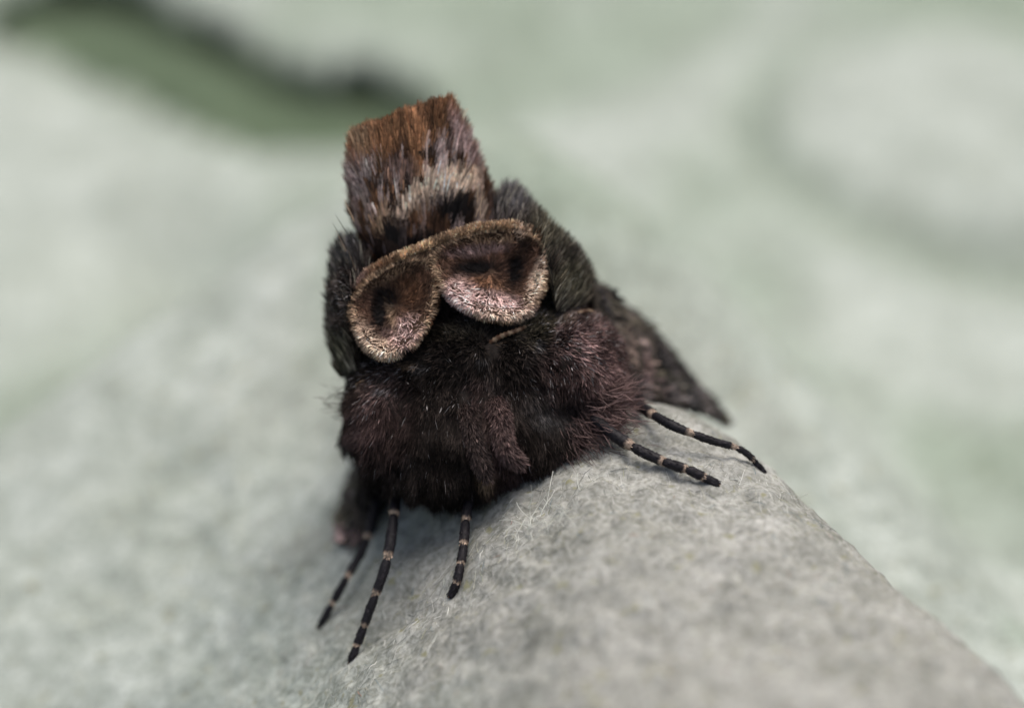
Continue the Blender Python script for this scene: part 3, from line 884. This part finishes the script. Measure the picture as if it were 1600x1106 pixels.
# --- legs: dark segments with pale rings at their joints
def leg(px_pts, fracs, r0, r1, fem=None):
    """points along the leg (photo x, y, depth), the last on the tray; fracs = joints along the tarsus"""
    C = bezier(at(*np.array(px_pts, float).T), 120)
    s = np.concatenate([[0], np.cumsum(np.linalg.norm(np.diff(C, axis=0), axis=1))]); s /= s[-1]
    def along(a, b, n):
        tt = np.linspace(a, b, n)
        return np.stack([np.interp(tt, s, C[:, k]) for k in range(3)], -1), tt
    root = bpy.data.objects.new('leg', None); sc.collection.objects.link(root); root.parent = moth
    root.empty_display_size = 0.001
    edges = [0.0] + list(fracs) + [1.0]
    for k in range(len(edges) - 1):
        a, b = edges[k], edges[k + 1]
        pts, tt = along(a, b, 14)
        rr = np.interp(tt, [0, 1], [r0, r1]) * 0.82 * (1 + 0.16 * noise2(tt * 40, tt * 0 + r0 * 99, 91))
        f = np.linspace(0, 1, 14)
        rr = rr * np.interp(f, [0, .12, .5, .85, 1], [.72, .95, 1.05, 1.08, .82])
        V, fs = tube(pts, rr, 12)
        col = np.repeat(np.where((f > 0.91)[:, None] if k < len(edges) - 2 else (f > 2)[:, None], CREAM * 0.5, np.array([0.011, 0.010, 0.013])), 12, axis=0)
        col = np.vstack([col, col[:1], col[-1:]])
        seg = P_('tarsal_segment' if k else 'shin', V, fs, M_leg, root, col)
        n = 260
        P, _ = sample(V, tris_of(fs), n)
        i = np.argmin(((P[:, None, :] - pts[None]) ** 2).sum(-1), axis=1)
        Nn = unit(P - pts[i]); tg = unit(np.gradient(pts, axis=0))[i]
        pale = (f[i] > 0.91) & (k < len(edges) - 2)
        cc = np.where(pale[:, None], CREAM * 0.58, np.array([0.014, 0.012, 0.016])) * rng.lognormal(0, 0.4, (n, 1))
        coat('leg_scales', seg, P, Nn, unit(tg + Nn * 0.25 + rng.normal(0, 0.1, (n, 3))), rng.uniform(0.04, 0.09, n), rng.uniform(0.02, 0.03, n), cc, 1.2, prof=(0.7, 1, 0.9, 0.3), nseg=2)
    # the pair of claws
    e = C[-1]; tg = unit(C[-1] - C[-4])
    sd = unit(np.cross(tg, np.array([0, 0, 1.0])))
    for sgn in (-1, 1):
        cp = bezier([e - tg * 0.03, e + tg * 0.07 + sd * sgn * 0.06, e + tg * 0.12 + sd * sgn * 0.09 - np.array([0, 0, 0.07])], 8)
        V, fs = tube(cp, np.linspace(0.03, 0.008, 8), 6)
        P_('claw', V, fs, M_leg, root, np.tile(RUST * 0.6, (len(V), 1)))
    return root

def foot(px, py, lift=0.03):
    w = ground_hit(px, py)
    return (px, py, w - lift)
f1 = foot(1122, 757); leg([(925, 652, 1.0), (975, 690, .5), (1030, 718, (f1[2] + .5) / 2 - .1), (1080, 736, f1[2] - 0.1), f1], [0.36, 0.60, 0.76, 0.89], 0.19, 0.125)
f2 = foot(1194, 737); leg([(985, 625, 2.6), (1045, 662, f2[2] - .5), (1105, 686, f2[2] - .5), (1160, 704, f2[2] - .25), f2], [0.30, 0.56, 0.80, 0.91], 0.2, 0.07)
f3 = foot(705, 931); leg([(735, 770, 1.3), (728, 810, 0.9), (724, 855, (f3[2] + .6) / 2), (716, 900, f3[2] - 0.1), f3], [0.28, 0.52, 0.70, 0.86], 0.155, 0.12)
f4 = foot(549, 1032); leg([(618, 760, 2.2), (614, 815, 1.6), (603, 880, (f4[2] + 1.0) / 2), (575, 960, f4[2] - 0.15), f4], [0.18, 0.42, 0.62, 0.80, 0.91], 0.185, 0.115)
f5 = foot(499, 979); leg([(590, 780, 4.0), (570, 850, 3.4), (540, 905, (f5[2] + 2.6) / 2), (515, 950, f5[2] - .15), f5], [0.30, 0.60, 0.80], 0.17, 0.1)

# --- brush of pale-tipped hairs on the flank beside the middle leg, and the shaggy thigh
def brush(px, py, w, dirs, n, spread, L, pig, parent, name):
    P = at(px + rng.normal(0, spread, n), py + rng.normal(0, spread, n), w + rng.normal(0, 0.2, n))
    d = unit(dirs[0] * R + dirs[1] * U + dirs[2] * F + rng.normal(0, 0.25, (n, 3)))
    col = np.asarray(pig) * rng.lognormal(0, 0.4, (n, 1))
    coat(name, parent, P, np.tile(-F, (n, 1)), d, rng.uniform(0.5, 1, n) * L, rng.uniform(0.012, 0.024, n), col, 1.5, flat=False, bend=rng.normal(0, .1, (n, 3)))
brush(955, 622, 1.3, (0.9, 0.3, -0.2), 320, 17, 0.8, MAUVE * 0.9, body, 'flank_brush')
brush(940, 662, 1.0, (0.6, -0.1, -0.3), 420, 22, 0.5, MAUVE * 0.8, body, 'flank_brush')
brush(905, 690, 1.0, (0.5, -0.6, -0.4), 420, 26, 0.6, MAUVE * 0.5, body, 'flank_brush')
brush(548, 628, 2.2, (-0.9, 0.1, -0.1), 90, 14, 0.5, DARK * 1.2, body, 'flank_brush')

for o in sc.objects:
    if '_o' in o: del o['_o']
